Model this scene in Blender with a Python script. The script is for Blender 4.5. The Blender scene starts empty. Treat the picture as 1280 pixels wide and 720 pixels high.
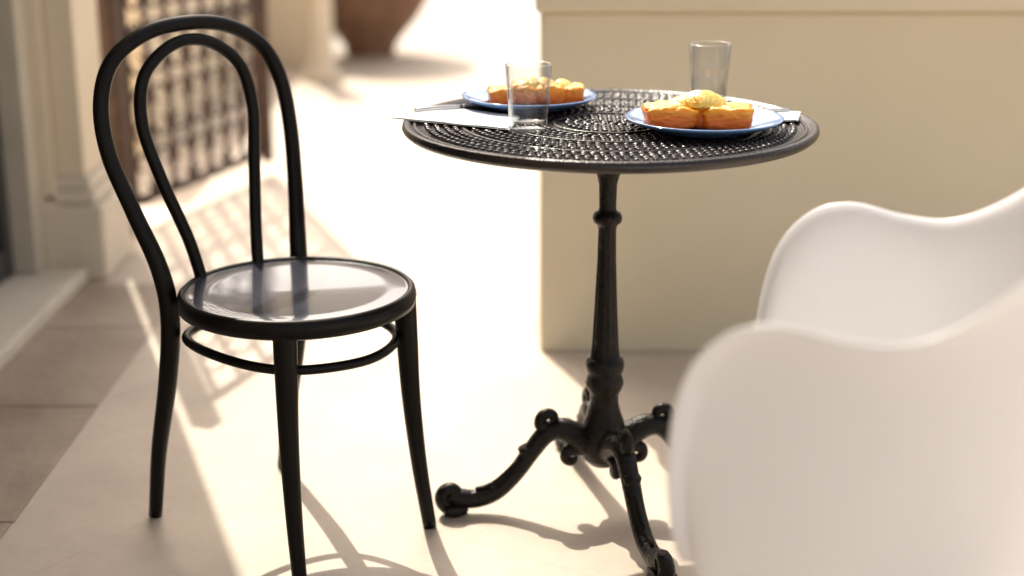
import bpy, bmesh, math, random
from mathutils import Vector, Matrix, noise
random.seed(7)
S = bpy.context.scene
COL = S.collection

# ------------------------------------------------------------ materials
def mat(name, c1, c2=None, rough=0.5, metal=0.0, nscale=8.0, bump=0.0, bscale=60.0, coat=0.0, spec=0.5, detail=6, coatr=0.1, rvar=0.0):
    m = bpy.data.materials.new(name); m.use_nodes = True
    nt = m.node_tree; b = nt.nodes['Principled BSDF']
    b.inputs['Roughness'].default_value = rough
    b.inputs['Metallic'].default_value = metal
    b.inputs['Specular IOR Level'].default_value = spec
    b.inputs['Coat Weight'].default_value = coat
    b.inputs['Coat Roughness'].default_value = coatr
    tc = nt.nodes.new('ShaderNodeTexCoord')
    if c2 is None: c2 = tuple(x*0.8 for x in c1)
    n = nt.nodes.new('ShaderNodeTexNoise'); n.inputs['Scale'].default_value = nscale; n.inputs['Detail'].default_value = detail
    nt.links.new(tc.outputs['Object'], n.inputs['Vector'])
    r = nt.nodes.new('ShaderNodeValToRGB')
    r.color_ramp.elements[0].position = 0.3; r.color_ramp.elements[1].position = 0.7
    r.color_ramp.elements[0].color = (*c1, 1); r.color_ramp.elements[1].color = (*c2, 1)
    nt.links.new(n.outputs['Fac'], r.inputs['Fac'])
    nt.links.new(r.outputs['Color'], b.inputs['Base Color'])
    if rvar > 0:
        ma = nt.nodes.new('ShaderNodeMath'); ma.operation = 'MULTIPLY_ADD'; ma.inputs[1].default_value = rvar*2; ma.inputs[2].default_value = rough-rvar
        nt.links.new(n.outputs['Fac'], ma.inputs[0]); nt.links.new(ma.outputs[0], b.inputs['Roughness'])
    if bump > 0:
        n2 = nt.nodes.new('ShaderNodeTexNoise'); n2.inputs['Scale'].default_value = bscale; n2.inputs['Detail'].default_value = 5
        nt.links.new(tc.outputs['Object'], n2.inputs['Vector'])
        bp = nt.nodes.new('ShaderNodeBump'); bp.inputs['Strength'].default_value = bump; bp.inputs['Distance'].default_value = 0.01
        nt.links.new(n2.outputs['Fac'], bp.inputs['Height'])
        nt.links.new(bp.outputs['Normal'], b.inputs['Normal'])
    return m

M_black = mat('black_lacquer', (0.003,0.0025,0.002), (0.005,0.004,0.0035), rough=0.34, spec=0.18, nscale=20, bump=0.03, bscale=90, rvar=0.06)
M_iron = mat('cast_iron_black', (0.003,0.0025,0.002), (0.008,0.005,0.004), rough=0.34, spec=0.24, nscale=30, bump=0.4, bscale=120, rvar=0.1)
M_top = mat('cast_iron_top', (0.008,0.004,0.005), (0.014,0.008,0.008), rough=0.20, nscale=25, bump=0.2, bscale=200, spec=0.5)
M_seat = mat('seat_panel', (0.034,0.038,0.055), (0.052,0.056,0.076), rough=0.20, coat=1.0, coatr=0.015, nscale=4, rvar=0.05)
M_gate = mat('gate_iron', (0.035,0.018,0.012), (0.08,0.04,0.026), rough=0.6, nscale=18)
M_stucco = mat('stucco_cream', (0.64,0.55,0.42), (0.70,0.605,0.47), rough=0.85, nscale=3, bump=0.25, bscale=50)
M_wallr = mat('stucco_beige', (0.66,0.59,0.435), (0.74,0.665,0.50), rough=0.6, nscale=1.3, bump=0.12, bscale=35)
M_trim = mat('limestone_trim', (0.62,0.55,0.45), (0.70,0.62,0.51), rough=0.8, nscale=6, bump=0.3, bscale=40)
M_frame = mat('door_frame', (0.03,0.03,0.032), (0.045,0.045,0.045), rough=0.4)
M_frame2 = mat('door_frame_pale', (0.45,0.41,0.33), (0.5,0.45,0.37), rough=0.5)
M_dglass = mat('dark_window_glass', (0.05,0.07,0.08), (0.06,0.08,0.09), rough=0.06, coat=0.6, coatr=0.03)
M_terra = mat('brown_clay', (0.15,0.080,0.050), (0.24,0.135,0.085), rough=0.85, nscale=9, bump=0.3)
M_leaf = mat('leaf', (0.04,0.07,0.02), (0.08,0.11,0.035), rough=0.6, nscale=30)
M_napkin = mat('napkin', (0.70,0.72,0.76), (0.77,0.78,0.80), rough=0.9, nscale=60, bump=0.15, bscale=300)
M_steel = mat('steel', (0.6,0.6,0.6), (0.7,0.7,0.7), rough=0.18, metal=1.0)
M_wood = mat('wood_leg', (0.35,0.22,0.12), (0.45,0.29,0.16), rough=0.5)
M_plate = mat('plate_blue', (0.13,0.27,0.58), (0.17,0.33,0.64), rough=0.12, coat=0.6, coatr=0.05, nscale=12)
M_far = mat('far_facade', (0.50,0.42,0.31), (0.56,0.48,0.36), rough=0.9, nscale=2)
M_lemon = mat('candied_slice', (0.92,0.44,0.02), (0.92,0.74,0.22), rough=0.3, nscale=70, bump=0.3, bscale=120)

# white shell plastic: slightly translucent
M_white = mat('white_plastic', (0.82,0.82,0.835), (0.84,0.84,0.855), rough=0.34, nscale=2, bump=0.012, bscale=260, coat=0.5, coatr=0.10)
nt = M_white.node_tree
tr = nt.nodes.new('ShaderNodeBsdfTranslucent'); tr.inputs['Color'].default_value = (0.93,0.93,0.95,1)
mx = nt.nodes.new('ShaderNodeMixShader'); mx.inputs[0].default_value = 0.22
out = [n for n in nt.nodes if n.type == 'OUTPUT_MATERIAL'][0]
nt.links.new(nt.nodes['Principled BSDF'].outputs[0], mx.inputs[1]); nt.links.new(tr.outputs[0], mx.inputs[2])
nt.links.new(mx.outputs[0], out.inputs['Surface'])

# thin-walled clear glass (reflection grows toward grazing angles)
M_glass = bpy.data.materials.new('clear_glass'); M_glass.use_nodes = True
nt = M_glass.node_tree; nt.nodes.remove(nt.nodes['Principled BSDF'])
tb = nt.nodes.new('ShaderNodeBsdfTransparent'); tb.inputs[0].default_value = (0.975,0.98,0.98,1)
gb = nt.nodes.new('ShaderNodeBsdfGlossy'); gb.inputs['Roughness'].default_value = 0.10
lw = nt.nodes.new('ShaderNodeLayerWeight'); lw.inputs['Blend'].default_value = 0.5
pw = nt.nodes.new('ShaderNodeMath'); pw.operation='POWER'; pw.inputs[1].default_value=2.6
sc = nt.nodes.new('ShaderNodeMath'); sc.operation='MULTIPLY_ADD'; sc.inputs[1].default_value=0.9; sc.inputs[2].default_value=0.06
nt.links.new(lw.outputs['Facing'],pw.inputs[0]); nt.links.new(pw.outputs[0],sc.inputs[0])
mx = nt.nodes.new('ShaderNodeMixShader'); o_ = [n for n in nt.nodes if n.type=='OUTPUT_MATERIAL'][0]
nt.links.new(sc.outputs[0], mx.inputs[0]); nt.links.new(tb.outputs[0], mx.inputs[1]); nt.links.new(gb.outputs[0], mx.inputs[2]); nt.links.new(mx.outputs[0], o_.inputs['Surface'])

def cake_mat():
    m = bpy.data.materials.new('cake'); m.use_nodes = True
    nt = m.node_tree; b = nt.nodes['Principled BSDF']; b.inputs['Roughness'].default_value = 0.32
    b.inputs['Subsurface Weight'].default_value = 0.3; b.inputs['Subsurface Scale'].default_value = 0.010; b.inputs['Subsurface Radius'].default_value = (1.0,0.35,0.10)
    tc = nt.nodes.new('ShaderNodeTexCoord'); sp = nt.nodes.new('ShaderNodeSeparateXYZ')
    nt.links.new(tc.outputs['Generated'], sp.inputs[0])
    n = nt.nodes.new('ShaderNodeTexNoise'); n.inputs['Scale'].default_value = 5; n.inputs['Detail'].default_value = 6
    nt.links.new(tc.outputs['Generated'], n.inputs['Vector'])
    a0 = nt.nodes.new('ShaderNodeMath'); a0.operation = 'MULTIPLY'; a0.inputs[1].default_value = 0.62
    nt.links.new(sp.outputs[2], a0.inputs[0])
    a = nt.nodes.new('ShaderNodeMath'); a.operation = 'MULTIPLY_ADD'; a.inputs[1].default_value = 0.5
    nt.links.new(n.outputs['Fac'], a.inputs[0]); nt.links.new(a0.outputs[0], a.inputs[2])
    r = nt.nodes.new('ShaderNodeValToRGB')
    e = r.color_ramp.elements
    e[0].position = 0.28; e[0].color = (0.80,0.12,0.004,1)
    e[1].position = 0.98; e[1].color = (0.95,0.72,0.17,1)
    x = e.new(0.58); x.color = (0.93,0.22,0.006,1)
    x = e.new(0.78); x.color = (0.95,0.40,0.015,1)
    nt.links.new(a.outputs[0], r.inputs['Fac']); nt.links.new(r.outputs[0], b.inputs['Base Color'])
    bp = nt.nodes.new('ShaderNodeBump'); bp.inputs['Strength'].default_value = 0.6; bp.inputs['Distance'].default_value = 0.004
    n2 = nt.nodes.new('ShaderNodeTexNoise'); n2.inputs['Scale'].default_value = 14; n2.inputs['Detail'].default_value = 6
    nt.links.new(tc.outputs['Generated'], n2.inputs['Vector'])
    nt.links.new(n2.outputs['Fac'], bp.inputs['Height']); nt.links.new(bp.outputs[0], b.inputs['Normal'])
    return m
M_cake = cake_mat()

def paving_mat():
    m = bpy.data.materials.new('limestone_paving'); m.use_nodes = True
    nt = m.node_tree; b = nt.nodes['Principled BSDF']; b.inputs['Roughness'].default_value = 0.6
    tc = nt.nodes.new('ShaderNodeTexCoord')
    mp = nt.nodes.new('ShaderNodeMapping'); mp.inputs['Rotation'].default_value[2] = math.radians(34); mp.inputs['Location'].default_value = (0.35,0.2,0)
    nt.links.new(tc.outputs['Object'], mp.inputs[0])
    nw = nt.nodes.new('ShaderNodeTexNoise'); nw.inputs['Scale'].default_value = 3
    nt.links.new(tc.outputs['Object'], nw.inputs['Vector'])
    ad = nt.nodes.new('ShaderNodeMixRGB'); ad.blend_type = 'ADD'; ad.inputs[0].default_value = 0.03
    nt.links.new(mp.outputs[0], ad.inputs[1]); nt.links.new(nw.outputs['Color'], ad.inputs[2])
    br = nt.nodes.new('ShaderNodeTexBrick'); br.inputs['Scale'].default_value = 1.0
    br.inputs['Brick Width'].default_value = 1.1; br.inputs['Row Height'].default_value = 0.75
    br.inputs['Mortar Size'].default_value = 0.004; br.inputs['Mortar Smooth'].default_value = 0.9
    br.inputs['Color1'].default_value = (0.65,0.555,0.45,1); br.inputs['Color2'].default_value = (0.67,0.575,0.465,1)
    br.inputs['Mortar'].default_value = (0.61,0.52,0.42,1)
    nt.links.new(ad.outputs[0], br.inputs['Vector'])
    n = nt.nodes.new('ShaderNodeTexNoise'); n.inputs['Scale'].default_value = 2.2; n.inputs['Detail'].default_value = 9; n.inputs['Roughness'].default_value = 0.72
    nt.links.new(tc.outputs['Object'], n.inputs['Vector'])
    r = nt.nodes.new('ShaderNodeValToRGB'); r.color_ramp.elements[0].position = 0.3; r.color_ramp.elements[1].position = 0.7
    r.color_ramp.elements[0].color = (0.74,0.73,0.74,1); r.color_ramp.elements[1].color = (1,1,1,1)
    nt.links.new(n.outputs['Fac'], r.inputs[0])
    mu = nt.nodes.new('ShaderNodeMixRGB'); mu.blend_type = 'MULTIPLY'; mu.inputs[0].default_value = 1
    nt.links.new(br.outputs['Color'], mu.inputs[1]); nt.links.new(r.outputs[0], mu.inputs[2])
    nt.links.new(mu.outputs[0], b.inputs['Base Color'])
    bp = nt.nodes.new('ShaderNodeBump'); bp.inputs['Strength'].default_value = 0.3; bp.inputs['Distance'].default_value = 0.008
    n2 = nt.nodes.new('ShaderNodeTexNoise'); n2.inputs['Scale'].default_value = 30; n2.inputs['Detail'].default_value = 7
    nt.links.new(tc.outputs['Object'], n2.inputs['Vector'])
    sb = nt.nodes.new('ShaderNodeMath'); sb.operation = 'MULTIPLY_ADD'; sb.inputs[1].default_value = 0.6
    nt.links.new(n2.outputs['Fac'], sb.inputs[0])
    iv = nt.nodes.new('ShaderNodeMath'); iv.operation = 'MULTIPLY'; iv.inputs[0].default_value = -0.25
    nt.links.new(br.outputs['Fac'], iv.inputs[1]); nt.links.new(iv.outputs[0], sb.inputs[2])
    nt.links.new(sb.outputs[0], bp.inputs['Height']); nt.links.new(bp.outputs[0], b.inputs['Normal'])
    return m
M_pave = paving_mat()
M_street = mat('street_stone', (0.50,0.46,0.43), (0.60,0.55,0.51), rough=0.8, nscale=4, bump=0.4, bscale=25)
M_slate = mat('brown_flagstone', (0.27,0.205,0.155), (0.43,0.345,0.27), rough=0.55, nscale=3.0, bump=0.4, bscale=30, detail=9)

# ------------------------------------------------------------ mesh helpers
def obj_from(name, verts, faces, m=None, smooth=True, parent=None):
    me = bpy.data.meshes.new(name); me.from_pydata([tuple(v) for v in verts], [], faces); me.update()
    o = bpy.data.objects.new(name, me); COL.objects.link(o)
    if m: me.materials.append(m)
    if smooth:
        for p in me.polygons: p.use_smooth = True
    if parent: o.parent = parent
    return o

def empty(name, loc=(0,0,0), rz=0):
    e = bpy.data.objects.new(name, None); e.location = loc; e.rotation_euler = (0,0,rz); e.empty_display_size = 0.1
    COL.objects.link(e); return e

def catmull(P, n=8, closed=False):
    P = [Vector(p) for p in P]; out = []; N = len(P)
    segs = N if closed else N-1
    for i in range(segs):
        if closed: p0,p1,p2,p3 = P[(i-1)%N],P[i],P[(i+1)%N],P[(i+2)%N]
        else:
            p1,p2 = P[i],P[i+1]
            p0 = P[i-1] if i>0 else p1*2-p2
            p3 = P[i+2] if i+2<N else p2*2-p1
        for k in range(n):
            t = k/n; t2=t*t; t3=t2*t
            out.append(0.5*((2*p1)+(-p0+p2)*t+(2*p0-5*p1+4*p2-p3)*t2+(-p0+3*p1-3*p2+p3)*t3))
    if not closed: out.append(P[-1].copy())
    return out

class MB:
    def __init__(s): s.v=[]; s.f=[]
    def tube(s, P, R, n=8, sub=6, seg=12, closed=False, flat=1.0):
        if not isinstance(R,(list,tuple)): R=[R]*len(P)
        Q = catmull([(*p,) for p in P], sub, closed)
        rr = catmull([(r,0,0) for r in R], sub, closed); rr=[max(1e-4,q.x) for q in rr]
        N=len(Q); base=len(s.v)
        def tan(i):
            if closed: return (Q[(i+1)%N]-Q[(i-1)%N]).normalized()
            return (Q[min(i+1,N-1)]-Q[max(i-1,0)]).normalized()
        t=tan(0); up=Vector((0,0,1)) if abs(t.z)<0.9 else Vector((1,0,0))
        nn=(up-t*up.dot(t)).normalized()
        for i in range(N):
            t=tan(i); nn=(nn-t*nn.dot(t)).normalized(); bb=t.cross(nn)
            for k in range(seg):
                a=2*math.pi*k/seg
                s.v.append(Q[i]+nn*math.cos(a)*rr[i]+bb*math.sin(a)*rr[i]*flat)
        L = N if closed else N-1
        for i in range(L):
            j=(i+1)%N
            for k in range(seg):
                k2=(k+1)%seg
                s.f.append((base+i*seg+k, base+i*seg+k2, base+j*seg+k2, base+j*seg+k))
        if not closed:
            s.f.append(tuple(base+k for k in range(seg))[::-1]); s.f.append(tuple(base+(N-1)*seg+k for k in range(seg)))
    def lathe(s, prof, seg=48, c=(0,0,0), close=False):
        base=len(s.v); n=len(prof)
        for r,z in prof:
            for k in range(seg):
                a=2*math.pi*k/seg; s.v.append(Vector((c[0]+r*math.cos(a), c[1]+r*math.sin(a), c[2]+z)))
        for i in range(n-1 if not close else n):
            j=(i+1)%n
            for k in range(seg):
                k2=(k+1)%seg
                s.f.append((base+i*seg+k, base+i*seg+k2, base+j*seg+k2, base+j*seg+k))
    def box(s, lo, hi):
        b=len(s.v)
        for z in (lo[2],hi[2]):
            for x,y in ((lo[0],lo[1]),(hi[0],lo[1]),(hi[0],hi[1]),(lo[0],hi[1])): s.v.append(Vector((x,y,z)))
        for f in ((3,2,1,0),(4,5,6,7),(0,1,5,4),(1,2,6,5),(2,3,7,6),(3,0,4,7)): s.f.append(tuple(b+i for i in f))
    def make(s, name, m, parent=None, smooth=True, bevel=0, fix=True):
        o=obj_from(name, s.v, s.f, m, smooth, parent)
        if fix:
            bm=bmesh.new(); bm.from_mesh(o.data); bmesh.ops.remove_doubles(bm, verts=bm.verts, dist=1e-6)
            bmesh.ops.recalc_face_normals(bm, faces=bm.faces); bm.to_mesh(o.data); bm.free()
            if smooth:
                for p in o.data.polygons: p.use_smooth=True
        if bevel:
            md=o.modifiers.new('b','BEVEL'); md.width=bevel; md.segments=3; md.limit_method='ANGLE'
        return o

# ------------------------------------------------------------ ground
bm=MB(); bm.v=[Vector((-200,-200,0)),Vector((200,-200,0)),Vector((200,200,0)),Vector((-200,200,0))]; bm.f=[(0,1,2,3)]
bm.make('ground', M_pave, smooth=False)
bm=MB(); bm.v=[Vector((-6,8.2,0.004)),Vector((30,14.9,0.004)),Vector((30,22,0.004)),Vector((-6,15.5,0.004))]; bm.f=[(0,1,2,3)]
bm.make('street', M_street, smooth=False)
# darker flags laid along the foot of the building (individual slabs, slightly irregular)
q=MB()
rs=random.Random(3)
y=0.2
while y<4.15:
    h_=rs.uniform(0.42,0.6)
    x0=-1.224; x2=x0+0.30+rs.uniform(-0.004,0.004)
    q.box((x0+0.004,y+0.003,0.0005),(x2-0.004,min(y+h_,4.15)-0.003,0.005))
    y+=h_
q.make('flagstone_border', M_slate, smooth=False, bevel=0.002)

# ------------------------------------------------------------ beige wall (right)
w=empty('boundary_wall')
b1=MB(); b1.box((0.07,3.56,0),(6.0,3.86,0.835)); b1.make('wall_body', M_wallr, w, smooth=False, bevel=0.006)
b1=MB(); b1.box((0.055,3.54,0.8365),(6.02,3.88,0.90)); b1.make('wall_coping', M_wallr, w, smooth=False, bevel=0.008)

# ------------------------------------------------------------ building at left with glazed door
B=empty('cream_building')
H=5.0
b1=MB()
b1.box((-6,4.2,0),(-1.30,4.5,H))
b1.box((-6,-3,0),(-1.36,1.9,H))
b1.box((-6,1.9,2.5),(-1.36,4.2,H))
b1.box((-6,1.9,0),(-1.9,4.2,2.5))
b1.make('facade', M_stucco, B, smooth=False, bevel=0.004)
b1=MB(); b1.box((-1.299,4.22,0.30),(-1.215,4.48,H-0.3)); b1.make('pilaster_shaft', M_stucco, B, smooth=False, bevel=0.006)
b1=MB(); b1.box((-1.36,4.19,0),(-1.165,4.505,0.22)); b1.make('pilaster_plinth', M_trim, B, smooth=False, bevel=0.012)
b1=MB(); b1.box((-1.34,4.20,0.2205),(-1.185,4.495,0.262)); b1.make('plinth_moulding', M_trim, B, smooth=False, bevel=0.014)
b1=MB(); b1.box((-1.32,4.21,0.2625),(-1.20,4.485,0.2995)); b1.make('plinth_cap', M_trim, B, smooth=False, bevel=0.01)
b1=MB(); b1.box((-6.1,-3,H),(-1.05,4.7,H+0.25)); b1.make('cornice', M_trim, B, smooth=False, bevel=0.02)
b1=MB(); b1.box((-1.50,1.9,0.001),(-1.22,4.185,0.045)); b1.make('door_step', M_trim, B, smooth=False, bevel=0.008)
b1=MB(); b1.box((-1.359,0.2,2.62),(-0.55,4.10,2.74)); b1.make('added_sky_blocker', M_trim, B, smooth=False, bevel=0.01)  # unseen slab, added to block sky light and deepen shade on the left floor
b1=MB()
b1.box((-1.44,4.10,0.0455),(-1.335,4.199,2.499))
b1.make('door_jamb', M_frame2, B, smooth=False, bevel=0.006)
b1=MB()
for y0,y1 in ((4.05,4.099),(3.13,3.20),(2.25,2.32),(1.9,1.96)): b1.box((-1.46,y0,0.047),(-1.40,y1,2.49))
for z0,z1 in ((0.048,0.13),(2.40,2.485)):
    for y0,y1 in ((3.20,4.05),(2.32,3.13)): b1.box((-1.455,y0,z0),(-1.405,y1,z1))
b1.make('door_frame', M_frame, B, smooth=False, bevel=0.004)
b1=MB(); b1.box((-1.435,1.96,0.13),(-1.427,4.05,2.40)); b1.make('door_glass', M_dglass, B, smooth=False)
b1=MB(); b1.tube([(-1.39,3.28,0.95),(-1.36,3.28,0.96),(-1.36,3.28,1.2),(-1.39,3.28,1.21)],0.008); b1.make('door_handle', M_steel, B)

# ------------------------------------------------------------ iron gate (open leaf)
gx,gy=-1.235,4.74; gd=Vector((0.30,0.88,0)).normalized()
G=empty('iron_gate',(gx,gy,0),math.atan2(gd.y,gd.x))
g=MB(); L=0.94; GH=1.9
g.box((-0.055,-0.025,0),(-0.005,0.025,2.0))
g.box((L,-0.018,0.05),(L+0.03,0.018,1.95))
for z in (0.08,0.62,1.25,1.86): g.box((-0.004,-0.011,z),(L-0.001,0.011,z+0.025))
nb=8
for i in range(nb):
    x=0.05+i*(L-0.1)/(nb-1)
    g.tube([(x,0,0.09),(x,0.001,1.0),(x,0,1.88)],0.010,sub=2,seg=6)
sp_=(L-0.1)/(nb-1)
for i in range(nb-1):
    x=0.05+(i+0.5)*sp_
    z=0.16; row=0
    while z<1.80:
        ra=sp_*0.44; sg=1 if (row+i)%2 else -1
        P=[]
        for q_ in range(11):
            a=q_/10*4.6; rad=ra*(1-0.13*a)
            P.append((x+sg*(ra*0.15-rad*math.cos(a)*0.95),0.0,z+0.045+rad*math.sin(a)*0.9))
        g.tube(P,[0.0075-0.0002*k for k in range(11)],sub=2,seg=5)
        P=[(x-(p[0]-x),0.0,2*(z+0.0)-p[2]+0.0) for p in P]
        g.tube(P,[0.0075-0.0002*k for k in range(11)],sub=2,seg=5)
        z+=sp_*1.75; row+=1
g.make('gate_ironwork', M_gate, G, fix=False)
# ------------------------------------------------------------ low garden wall, bollard, planter farther along
w2=empty('garden_wall')
b1=MB(); b1.box((-1.75,5.95,0),(-1.45,13,0.92)); b1.box((-1.449,8.5,0),(-1.10,8.7,0.60)); b1.make('wall_body', M_stucco, w2, smooth=False, bevel=0.01)
b1=MB(); b1.box((-1.79,5.93,0.921),(-1.41,13.02,0.99)); b1.box((-1.409,8.48,0.601),(-1.08,8.72,0.65)); b1.make('wall_coping', M_trim, w2, smooth=False, bevel=0.01)
pz=empty('stone_bollard',(-1.0,7.95,0))
b1=MB(); b1.lathe([(0.0,0.0),(0.10,0.0),(0.10,0.05),(0.075,0.08),(0.068,0.12),(0.062,0.6),(0.07,0.62),(0.085,0.65),(0.085,0.70),(0.06,0.76),(0.0,0.78)],32); b1.make('shaft', M_trim, pz)
ur=empty('clay_planter',(-0.84,9.0,0)); ur.scale=(0.8,0.8,0.8)
b1=MB(); b1.lathe([(0.0,0.0),(0.18,0.0),(0.19,0.04),(0.20,0.08),(0.26,0.16),(0.36,0.28),(0.46,0.45),(0.51,0.62),(0.52,0.72),(0.56,0.73),(0.56,0.79),(0.50,0.79),(0.47,0.70),(0.0,0.68)],40)
b1.make('pot', M_terra, ur)
lv=MB()
for i in range(1500):
    a=random.uniform(0,6.283); rr=0.55*math.sqrt(random.random()); z=0.75+random.random()*0.6*(1-(rr/0.62)**2)+0.05
    c=Vector((rr*math.cos(a),rr*math.sin(a),z)); d=Vector((random.gauss(0,1),random.gauss(0,1),random.gauss(0,1))).normalized(); e=d.cross(Vector((random.gauss(0,1),random.gauss(0,1),1))).normalized()
    s_=random.uniform(0.03,0.055); b0=len(lv.v)
    lv.v += [c-d*s_, c+e*s_*0.4, c+d*s_, c-e*s_*0.4]; lv.f.append((b0,b0+1,b0+2,b0+3))
lv.make('foliage', M_leaf, ur, smooth=False, fix=False)

def house(name, x0,x1,y0,y1,h,m):
    e=empty(name); q=MB(); fr=MB(); gl=MB()
    n=max(2,int((x1-x0)/2.2)); st=int(h//2.9)
    ww=(x1-x0)/n
    q.box((x0,y0+0.25,0),(x1,y1,h))
    for i in range(n):
        cx=x0+(i+0.5)*ww
        q.box((x0+i*ww,y0,0),(cx-0.5,y0+0.249,h)); q.box((cx+0.5,y0,0),(x0+(i+1)*ww,y0+0.249,h))
        zc=0
        for s_ in range(st):
            zb=s_*2.9+0.9; q.box((cx-0.499,y0+0.001,zc),(cx+0.499,y0+0.249,zb)); zc=zb+1.5
            gl.box((cx-0.49,y0+0.20,zb),(cx+0.49,y0+0.245,zc)); fr.box((cx-0.03,y0+0.15,zb),(cx+0.03,y0+0.199,zc)); fr.box((cx-0.56,y0-0.06,zb-0.08),(cx+0.56,y0-0.001,zb))
        q.box((cx-0.499,y0+0.001,zc),(cx+0.499,y0+0.249,h))
    q.make('walls',m,e,smooth=False,fix=False); gl.make('windows',M_dglass,e,smooth=False); fr.make('window_trim',M_trim,e,smooth=False)
    c=MB(); c.box((x0-0.2,y0-0.25,h+0.001),(x1+0.2,y1,h+0.3)); c.make('cornice',M_trim,e,smooth=False)
house('town_house',-9,-0.5,23,29,6.2,M_far)
house('town_house',0.2,9,25,31,5.0,M_stucco)
house('town_house',9.5,20,22,29,7.2,M_far)

# ------------------------------------------------------------ bentwood chair
C=empty('bentwood_chair',(-0.3775,2.551,0),math.radians(-42))
half=[(-0.255,0.155,0.003),(-0.228,0.155,0.14),(-0.190,0.151,0.29),(-0.174,0.149,0.41),(-0.184,0.158,0.50),(-0.214,0.182,0.60),(-0.246,0.202,0.70),(-0.264,0.198,0.785),(-0.275,0.163,0.853),(-0.280,0.089,0.894)]
R=[0.0125,0.0145,0.017,0.0175,0.016,0.0145,0.0140,0.0138,0.0138,0.0138]
path=[(x,-y,z) for x,y,z in half]+[(-0.282,0,0.905)]+half[::-1]
c=MB(); c.tube(path,R+[0.0138]+R[::-1],sub=8,seg=16); c.make('outer_hoop_and_back_legs',M_black,C)
ih=[(-0.186,0.062,0.44),(-0.205,0.076,0.53),(-0.236,0.104,0.64),(-0.256,0.123,0.74),(-0.267,0.107,0.818),(-0.271,0.057,0.862)]
path=[(x,-y,z) for x,y,z in ih]+[(-0.273,0,0.876)]+ih[::-1]
c=MB(); c.tube(path,0.0112,sub=8,seg=14); c.make('inner_hoop',M_black,C)
for i,s_ in enumerate((-1,1)):
    c=MB(); c.tube([(0.163,s_*0.156,0.002),(0.146,s_*0.149,0.12),(0.134,s_*0.143,0.25),(0.130,s_*0.139,0.37),(0.128,s_*0.137,0.44)],[0.0125,0.0145,0.017,0.0195,0.0205],sub=8,seg=16)
    c.make('front_leg_%d'%(i+1),M_black,C)
c=MB(); c.lathe([(0.0,0.436),(0.17,0.434),(0.197,0.432),(0.207,0.437),(0.2095,0.45),(0.207,0.462),(0.201,0.4675),(0.196,0.4665),(0.194,0.463)],72); c.make('seat_ring',M_black,C)
c=MB(); c.lathe([(0.1942,0.4632),(0.190,0.4642),(0.15,0.4625),(0.10,0.4605),(0.05,0.4595),(0.0005,0.459)],72); c.make('seat_panel',M_seat,C)
c=MB(); c.tube([(0.178,0,0.372),(0.122,0.122,0.372),(0.0,0.163,0.374),(-0.150,0.134,0.374),(-0.195,0,0.374),(-0.150,-0.134,0.374),(0.0,-0.163,0.374),(0.122,-0.122,0.372)],0.0085,sub=8,seg=12,closed=True); c.make('leg_ring',M_black,C)

# ------------------------------------------------------------ bistro table
T=empty('bistro_table',(0.172,2.650,0))
DZ=0.0118
c=MB()
c.lathe([(0.0,0.712-DZ+0.008),(0.33,0.710),(0.352,0.7115),(0.358,0.7135),(0.360,0.716),(0.3645,0.719),(0.3665,0.724),(0.365,0.730),(0.361,0.7325),(0.354,0.7315),(0.350,0.727),(0.0,0.7265)],128)
o=c.make('top_plate',M_top,T); o.location=(0,0,DZ)
c=MB()
for rr in (0.344,0.262,0.180,0.098):
    c.lathe([(rr-0.004,0.7262),(rr-0.002,0.7300),(rr+0.002,0.7300),(rr+0.004,0.7262)],96)
sp=0.0155; r=0.012
while r<0.338:
    if min(abs(r-q) for q in (0.344,0.262,0.180,0.098))>0.009:
        n=max(5,int(2*math.pi*r/sp)); off=(int(r/sp)%2)*0.5
        for k in range(n):
            a=2*math.pi*(k+off)/n; cx,cy=r*math.cos(a),r*math.sin(a); b0=len(c.v); m_=6
            tx,ty=random.gauss(0,0.13),random.gauss(0,0.13)
            for (q,zz) in ((0.0062,0.7262),(0.0052,0.7290),(0.0026,0.7304)):
                for j in range(m_):
                    t=a+2*math.pi*j/m_; c.v.append(Vector((cx+q*math.cos(t),cy+q*math.sin(t),zz+q*(math.cos(t)*tx+math.sin(t)*ty))))
            for lv_ in range(2):
                for j in range(m_):
                    j2=(j+1)%m_; c.f.append((b0+lv_*m_+j,b0+lv_*m_+j2,b0+(lv_+1)*m_+j2,b0+(lv_+1)*m_+j))
            c.f.append(tuple(b0+2*m_+j for j in range(m_)))
    r+=sp
o=c.make('top_relief',M_top,T,fix=False); o.location=(0,0,DZ)
c=MB()
prof=[(0.0,0.711),(0.10,0.711),(0.10,0.70),(0.045,0.688),(0.026,0.665),(0.0165,0.63),(0.0155,0.588),(0.0165,0.580),(0.024,0.576),(0.027,0.568),(0.0255,0.560),(0.019,0.555),(0.0165,0.548),
(0.0175,0.49),(0.0215,0.40),(0.0255,0.325),(0.028,0.302),(0.034,0.298),(0.0365,0.288),(0.0345,0.276),(0.030,0.271),(0.0335,0.263),(0.036,0.252),(0.032,0.240),(0.0265,0.230),(0.027,0.212),(0.032,0.192),(0.038,0.176),(0.042,0.16),(0.046,0.135),(0.040,0.105),(0.026,0.09),(0.0,0.085)]
seg=48; b0=len(c.v)
for r_,z in prof:
    for k in range(seg):
        a=2*math.pi*k/seg
        fl = 1.0-0.09*(0.5+0.5*math.cos(12*a)) if 0.32<z<0.55 else 1.0
        c.v.append(Vector((r_*fl*math.cos(a),r_*fl*math.sin(a),z)))
for i in range(len(prof)-1):
    for k in range(seg):
        k2=(k+1)%seg; c.f.append((b0+i*seg+k,b0+i*seg+k2,b0+(i+1)*seg+k2,b0+(i+1)*seg+k))
o=c.make('column',M_iron,T)
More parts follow.
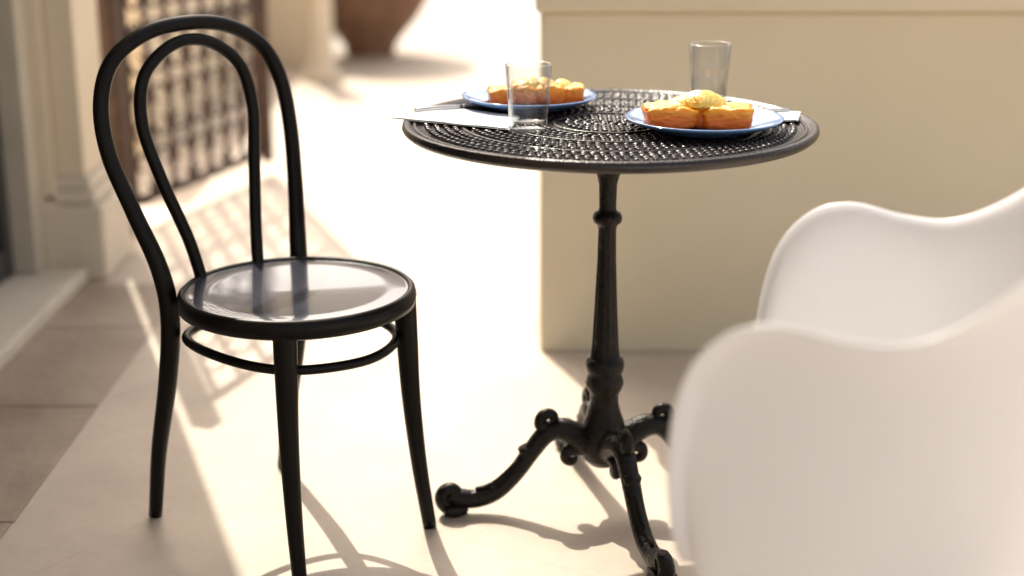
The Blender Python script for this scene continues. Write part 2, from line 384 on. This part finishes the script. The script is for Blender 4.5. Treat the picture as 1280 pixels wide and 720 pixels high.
def leg(ang,ls=1.0):
    q=MB(); ca,sa=math.cos(ang),math.sin(ang)
    def W(r_,z,s_=0):
        r_*=ls
        return (r_*ca-s_*sa, r_*sa+s_*ca, z)
    q.tube([W(0.025,0.125),W(0.055,0.150),(W(0.085,0.163)),W(0.112,0.155),W(0.140,0.122),W(0.172,0.078),W(0.210,0.043),W(0.248,0.030),W(0.280,0.033),W(0.302,0.042)],
           [0.024,0.024,0.0215,0.0190,0.0175,0.0165,0.017,0.0175,0.0185,0.016],sub=6,seg=12)
    pts=[]
    for i in range(10):
        t=i/9; a=-0.6+t*4.6; rad=0.019*(1-0.78*t)
        pts.append(W(0.106+rad*math.cos(a), 0.182+rad*math.sin(a)))
    q.tube([W(0.080,0.165),W(0.104,0.163)]+pts,[0.014,0.014]+[0.0125-0.0035*i/9 for i in range(10)],sub=4,seg=10)
    pts=[]
    for i in range(8):
        t=i/7; a=1.4-t*4.6; rad=0.016*(1-0.75*t)
        pts.append(W(0.062+rad*math.cos(a),0.105+rad*math.sin(a)))
    q.tube([W(0.03,0.12)]+pts,[0.014]+[0.0115-0.004*i/7 for i in range(8)],sub=4,seg=10)
    pts=[]
    for i in range(9):
        t=i/8; a=-1.5+t*4.8; rad=0.024*(1-0.75*t)
        pts.append(W(0.296+rad*math.cos(a),0.0385+rad*math.sin(a)))
    q.tube([W(0.268,0.022)]+pts,[0.016]+[0.0155-0.003*i/8 for i in range(9)],sub=4,seg=10)
    for s_ in (-0.014,0.014):
        q.tube([W(0.270,0.014,s_*0.7),W(0.292,0.013,s_),W(0.312,0.014,s_*1.1)],[0.010,0.0125,0.009],sub=4,seg=10)
    q.tube([W(0.135,0.144),W(0.170,0.098),W(0.212,0.060),W(0.25,0.049)],[0.005,0.006,0.006,0.004],sub=6,seg=8)
    q.tube([W(0.152,0.131),W(0.143,0.105)],[0.016,0.016],sub=3,seg=10)
    return q
for i,(a,l_) in enumerate(((187,0.97),(285,1.10),(8,1.03),(101,1.0))):
    leg(math.radians(a),l_).make('leg_%d'%(i+1),M_iron,T,fix=True)

# ------------------------------------------------------------ table ware
TZ=0.7305+DZ
OY=-0.026
def plate(x,y,r):
    e=empty('plate',(x,y,TZ)); q=MB()
    q.lathe([(0.0,0.004),(r*0.52,0.004),(r*0.60,0.0),(r*0.64,0.001),(r*0.70,0.006),(r*0.9,0.014),(r*0.99,0.020),(r,0.0222),(r*0.985,0.0235),(r*0.9,0.0185),(r*0.72,0.0115),(r*0.62,0.0075),(0.0,0.0075)],96)
    q.make('dish',M_plate,e); return e
plate(0.032,2.832+OY,0.126); plate(0.330,2.60+OY,0.136)
def cake(x,y,z,sx,sy,sz,rz,seed,parent,lean=0):
    bm_=bmesh.new(); bmesh.ops.create_icosphere(bm_,subdivisions=5,radius=1)
    for v in bm_.verts:
        p=v.co.copy(); n_=6.0
        d=(abs(p.x)**n_+abs(p.y)**n_+abs(p.z)**n_)**(1/n_)
        p/=d
        taper=1.0+0.06*p.z
        top=max(0,p.z)
        nz=noise.noise(Vector((p.x*1.6+seed,p.y*1.6,p.z*1.6)))*0.12+noise.noise(Vector((p.x*4,p.y*4+seed,p.z*4)))*0.08+noise.noise(Vector((p.x*9,p.y*9+seed,p.z*9)))*0.035
        p=Vector((p.x*taper,p.y*taper,p.z*(1+0.12*top*(1-0.7*p.x*p.x))))*(1+nz*(0.5+0.8*top))
        v.co=Vector((p.x*sx/2,p.y*sy/2,max(-0.5,p.z*0.5)*sz))
    for f in bm_.faces: f.smooth=True
    me=bpy.data.meshes.new('loaf_slice'); bm_.to_mesh(me); bm_.free(); me.materials.append(M_cake)
    o=bpy.data.objects.new('loaf_slice',me); COL.objects.link(o); o.location=(x,y,z+sz*0.47); o.rotation_euler=(0,lean,rz); o.parent=parent; return o
def slice_(parent,x,y,z,r,rx,ry):
    q=MB(); q.lathe([(0.0,-0.002),(r*0.9,-0.002),(r,0),(r*0.9,0.002),(0,0.0025)],24); o=q.make('candied_slice',M_lemon,parent); o.location=(x,y,z); o.rotation_euler=(rx,ry,0)
def serving(cx,cy,rz,k,parts,sl):
    e=empty('cake_serving',(cx,cy,TZ+0.0075),rz)
    for i,(x,y,sx,sy,sz,r_,lean) in enumerate(parts):
        cake(x*k,y*k,0,sx*k,sy*k,sz*k,r_,i*3.7+cx*10,e,lean)
    for (x,y,z,r,rx,ry) in sl: slice_(e,x*k,y*k,z*k,r*k,rx,ry)
    return e
serving(0.318,2.585+OY,-0.03,1.06,
  [(-0.045,0.0,0.084,0.070,0.036,0.06,0.0),(0.006,0.014,0.058,0.07,0.043,-0.1,0.04),(0.046,-0.004,0.078,0.066,0.036,-0.05,0.0)],
  [(-0.034,-0.006,0.038,0.019,0.45,-0.30),(-0.018,-0.008,0.043,0.020,0.55,-0.35),(-0.003,-0.012,0.047,0.021,0.6,-0.15),(0.012,-0.012,0.047,0.021,0.6,0.15),(0.026,-0.010,0.043,0.020,0.5,0.4)])
serving(0.044,2.828+OY,0.06,0.96,
  [(-0.064,0.0,0.054,0.060,0.032,0.05,0),(-0.020,0.006,0.056,0.064,0.037,-0.06,0.04),(0.026,-0.004,0.056,0.062,0.037,0.08,0),(0.068,0.004,0.052,0.058,0.033,-0.06,0)],
  [(-0.03,-0.006,0.039,0.018,0.4,-0.3),(-0.012,-0.006,0.041,0.018,0.5,-0.1),(0.02,-0.006,0.040,0.018,0.4,0.25),(0.055,-0.004,0.037,0.017,0.4,0.3)])

def tumbler(x,y,h,rb,rt):
    e=empty('drinking_glass',(x,y,TZ)); q=MB(); t=0.0022
    q.lathe([(0.0,0.0),(rb*0.93,0.0),(rb,0.002),(rt,h-0.001),(rt-t*0.5,h),(rt-t,h-0.001),(rb-t+ (rt-rb)*0.14,0.018),(rb*0.85,0.0135),(0.0,0.0125)],64); q.make('glass_body',M_glass,e)
tumbler(0.028,2.600+OY,0.113,0.0325,0.0400)
tumbler(0.370,2.86+OY,0.114,0.0320,0.0395)

def napkin(pts,name='napkin',z0=0.0):
    e=empty(name); q=MB(); n=14
    P=[Vector((p[0],p[1]+OY,TZ+z0)) for p in pts]
    for layer in range(3):
        b0=len(q.v); ins=layer*0.003
        for i in range(n+1):
            for j in range(n+1):
                u,v=i/n,j/n
                p=(P[0]*(1-u)+P[1]*u)*(1-v)+(P[3]*(1-u)+P[2]*u)*v
                cxy=sum(P,Vector())/4; p=p+(cxy-p)*ins*6
                z=p.z+0.0008+layer*0.0012+0.0016*(noise.noise(Vector((p.x*18,p.y*18,layer*2)))+0.5)
                q.v.append(Vector((p.x,p.y,z)))
        for i in range(n):
            for j in range(n): q.f.append((b0+i*(n+1)+j,b0+(i+1)*(n+1)+j,b0+(i+1)*(n+1)+j+1,b0+i*(n+1)+j+1))
    q.make('cloth',M_napkin,e,fix=False)
napkin([(-0.222,2.70),(-0.005,2.585),(0.015,2.71),(-0.13,2.82)])
napkin([(0.40,2.65),(0.505,2.67),(0.527,2.76),(0.42,2.80)])
kn=empty('table_knife',(-0.095,2.79+OY,TZ+0.006),math.radians(24))
q=MB(); q.tube([(-0.09,0,0),(-0.04,0,0.001),(0.005,0,0.001)],[0.0045,0.005,0.0035],flat=0.5); q.tube([(0.0,0,0.001),(0.05,0,0.001),(0.095,0,0.001),(0.105,0.002,0.001)],[0.004,0.008,0.007,0.002],flat=0.12); q.make('knife_body',M_steel,kn)
fk=empty('table_fork',(0.44,2.735+OY,TZ+0.006),math.radians(20))
q=MB(); q.tube([(0.07,0,0),(0.02,0,0.002),(-0.03,0,0.001)],[0.004,0.003,0.003],flat=0.6)
q.tube([(-0.03,0,0.001),(-0.045,0,0.0),(-0.055,0,0)],[0.003,0.009,0.009],flat=0.2)
for s_ in (-0.007,-0.0023,0.0023,0.007): q.tube([(-0.054,s_,0),(-0.075,s_,0),(-0.09,s_,0.002)],[0.0013,0.0013,0.0008],seg=6)
q.make('fork_body',M_steel,fk)

# ------------------------------------------------------------ white shell armchair
F=Vector((-0.94,0.33,0)).normalized()
A=empty('white_armchair',(0.487,1.772,0),math.atan2(F.y,F.x))
rim_half=[(0.222,0.0,0.362),(0.222,0.10,0.362),(0.224,0.185,0.380),(0.226,0.240,0.450),(0.225,0.270,0.560),(0.205,0.284,0.655),(0.162,0.291,0.710),(0.106,0.294,0.727),(0.040,0.290,0.716),(-0.030,0.280,0.718),(-0.10,0.260,0.758),(-0.17,0.212,0.828),(-0.225,0.11,0.876),(-0.235,0.0,0.884)]
ring=rim_half+[(x,-y,z) for x,y,z in rim_half[1:-1]][::-1]
rim=catmull(ring,5,closed=True)
sk=[0,.16,.3,.42,.52,.62,.72,.82,.9,.96,1.0]
hk=[0,.30,.54,.70,.79,.85,.895,.925,.95,.98,1.03]
vk=[0,.0,.01,.035,.10,.22,.40,.64,.85,.96,1.0]
prof=catmull([(s_,h_,v_) for s_,h_,v_ in zip(sk,hk,vk)],3)
q=MB(); z0=0.315; n=len(rim)
for p in prof[1:]:
    for r_ in rim:
        q.v.append(Vector((r_.x*p.y, r_.y*p.y, z0+(r_.z-z0)*p.z)))
for i in range(len(prof)-2):
    for k in range(n):
        k2=(k+1)%n; q.f.append((i*n+k,i*n+k2,(i+1)*n+k2,(i+1)*n+k))
ci=len(q.v); q.v.append(Vector((0,0,z0)))
for k in range(n): q.f.append((ci,k,(k+1)%n)[::-1])
o=q.make('shell',M_white,A)
md=o.modifiers.new('s','SOLIDIFY'); md.thickness=0.006; md.offset=0
md=o.modifiers.new('ss','SUBSURF'); md.levels=1; md.render_levels=1
q=MB()
for sx in (-1,1):
    for sy in (-1,1):
        q.tube([(sx*0.10,sy*0.10,0.308),(sx*0.14,sy*0.14,0.16),(sx*0.18,sy*0.18,0.003)],[0.014,0.016,0.011],sub=4)
q.make('legs',M_wood,A)
q=MB(); q.tube([(-0.11,-0.11,0.298),(0,0,0.28),(0.11,0.11,0.298)],0.006); q.tube([(-0.11,0.11,0.298),(0,0,0.281),(0.11,-0.11,0.298)],0.006); q.make('brace',M_iron,A)

# ------------------------------------------------------------ light
EL=math.radians(49); AZ=math.radians(19.5)
d=Vector((math.sin(AZ)*math.cos(EL),-math.cos(AZ)*math.cos(EL),-math.sin(EL)))
sl=bpy.data.lights.new('sun','SUN'); sl.energy=5.0; sl.angle=math.radians(0.5); sl.color=(1.0,0.93,0.79)
so=bpy.data.objects.new('sun',sl); so.rotation_euler=d.to_track_quat('-Z','Y').to_euler(); so.location=(-2,6,8); COL.objects.link(so)
W=bpy.data.worlds.new('World'); S.world=W; W.use_nodes=True
nt=W.node_tree; bg=nt.nodes['Background']; bg.inputs['Strength'].default_value=0.15
sky=nt.nodes.new('ShaderNodeTexSky'); sky.sky_type='NISHITA'; sky.sun_disc=False; sky.sun_elevation=EL; sky.sun_rotation=-AZ; sky.dust_density=5.0; sky.air_density=1.2
hs=nt.nodes.new('ShaderNodeHueSaturation'); hs.inputs['Saturation'].default_value=0.5; hs.inputs['Value'].default_value=1.9
tn=nt.nodes.new('ShaderNodeMixRGB'); tn.blend_type='MULTIPLY'; tn.inputs[0].default_value=1; tn.inputs[2].default_value=(1.0,0.92,0.84,1)
nt.links.new(sky.outputs[0],hs.inputs['Color']); nt.links.new(hs.outputs[0],tn.inputs[1]); nt.links.new(tn.outputs[0],bg.inputs['Color'])

# ------------------------------------------------------------ camera
cd=bpy.data.cameras.new('camera'); cam=bpy.data.objects.new('camera',cd); COL.objects.link(cam)
cam.location=(0,0,1.22); cam.rotation_euler=(math.radians(90-16.5),0,0)
cd.sensor_width=36; cd.lens=53.16; cd.clip_end=1000; cd.clip_start=0.05
cd.dof.use_dof=True; cd.dof.focus_distance=2.56; cd.dof.aperture_fstop=1.35
S.camera=cam
S.view_settings.view_transform='Standard'; S.view_settings.look='None'; S.view_settings.exposure=0
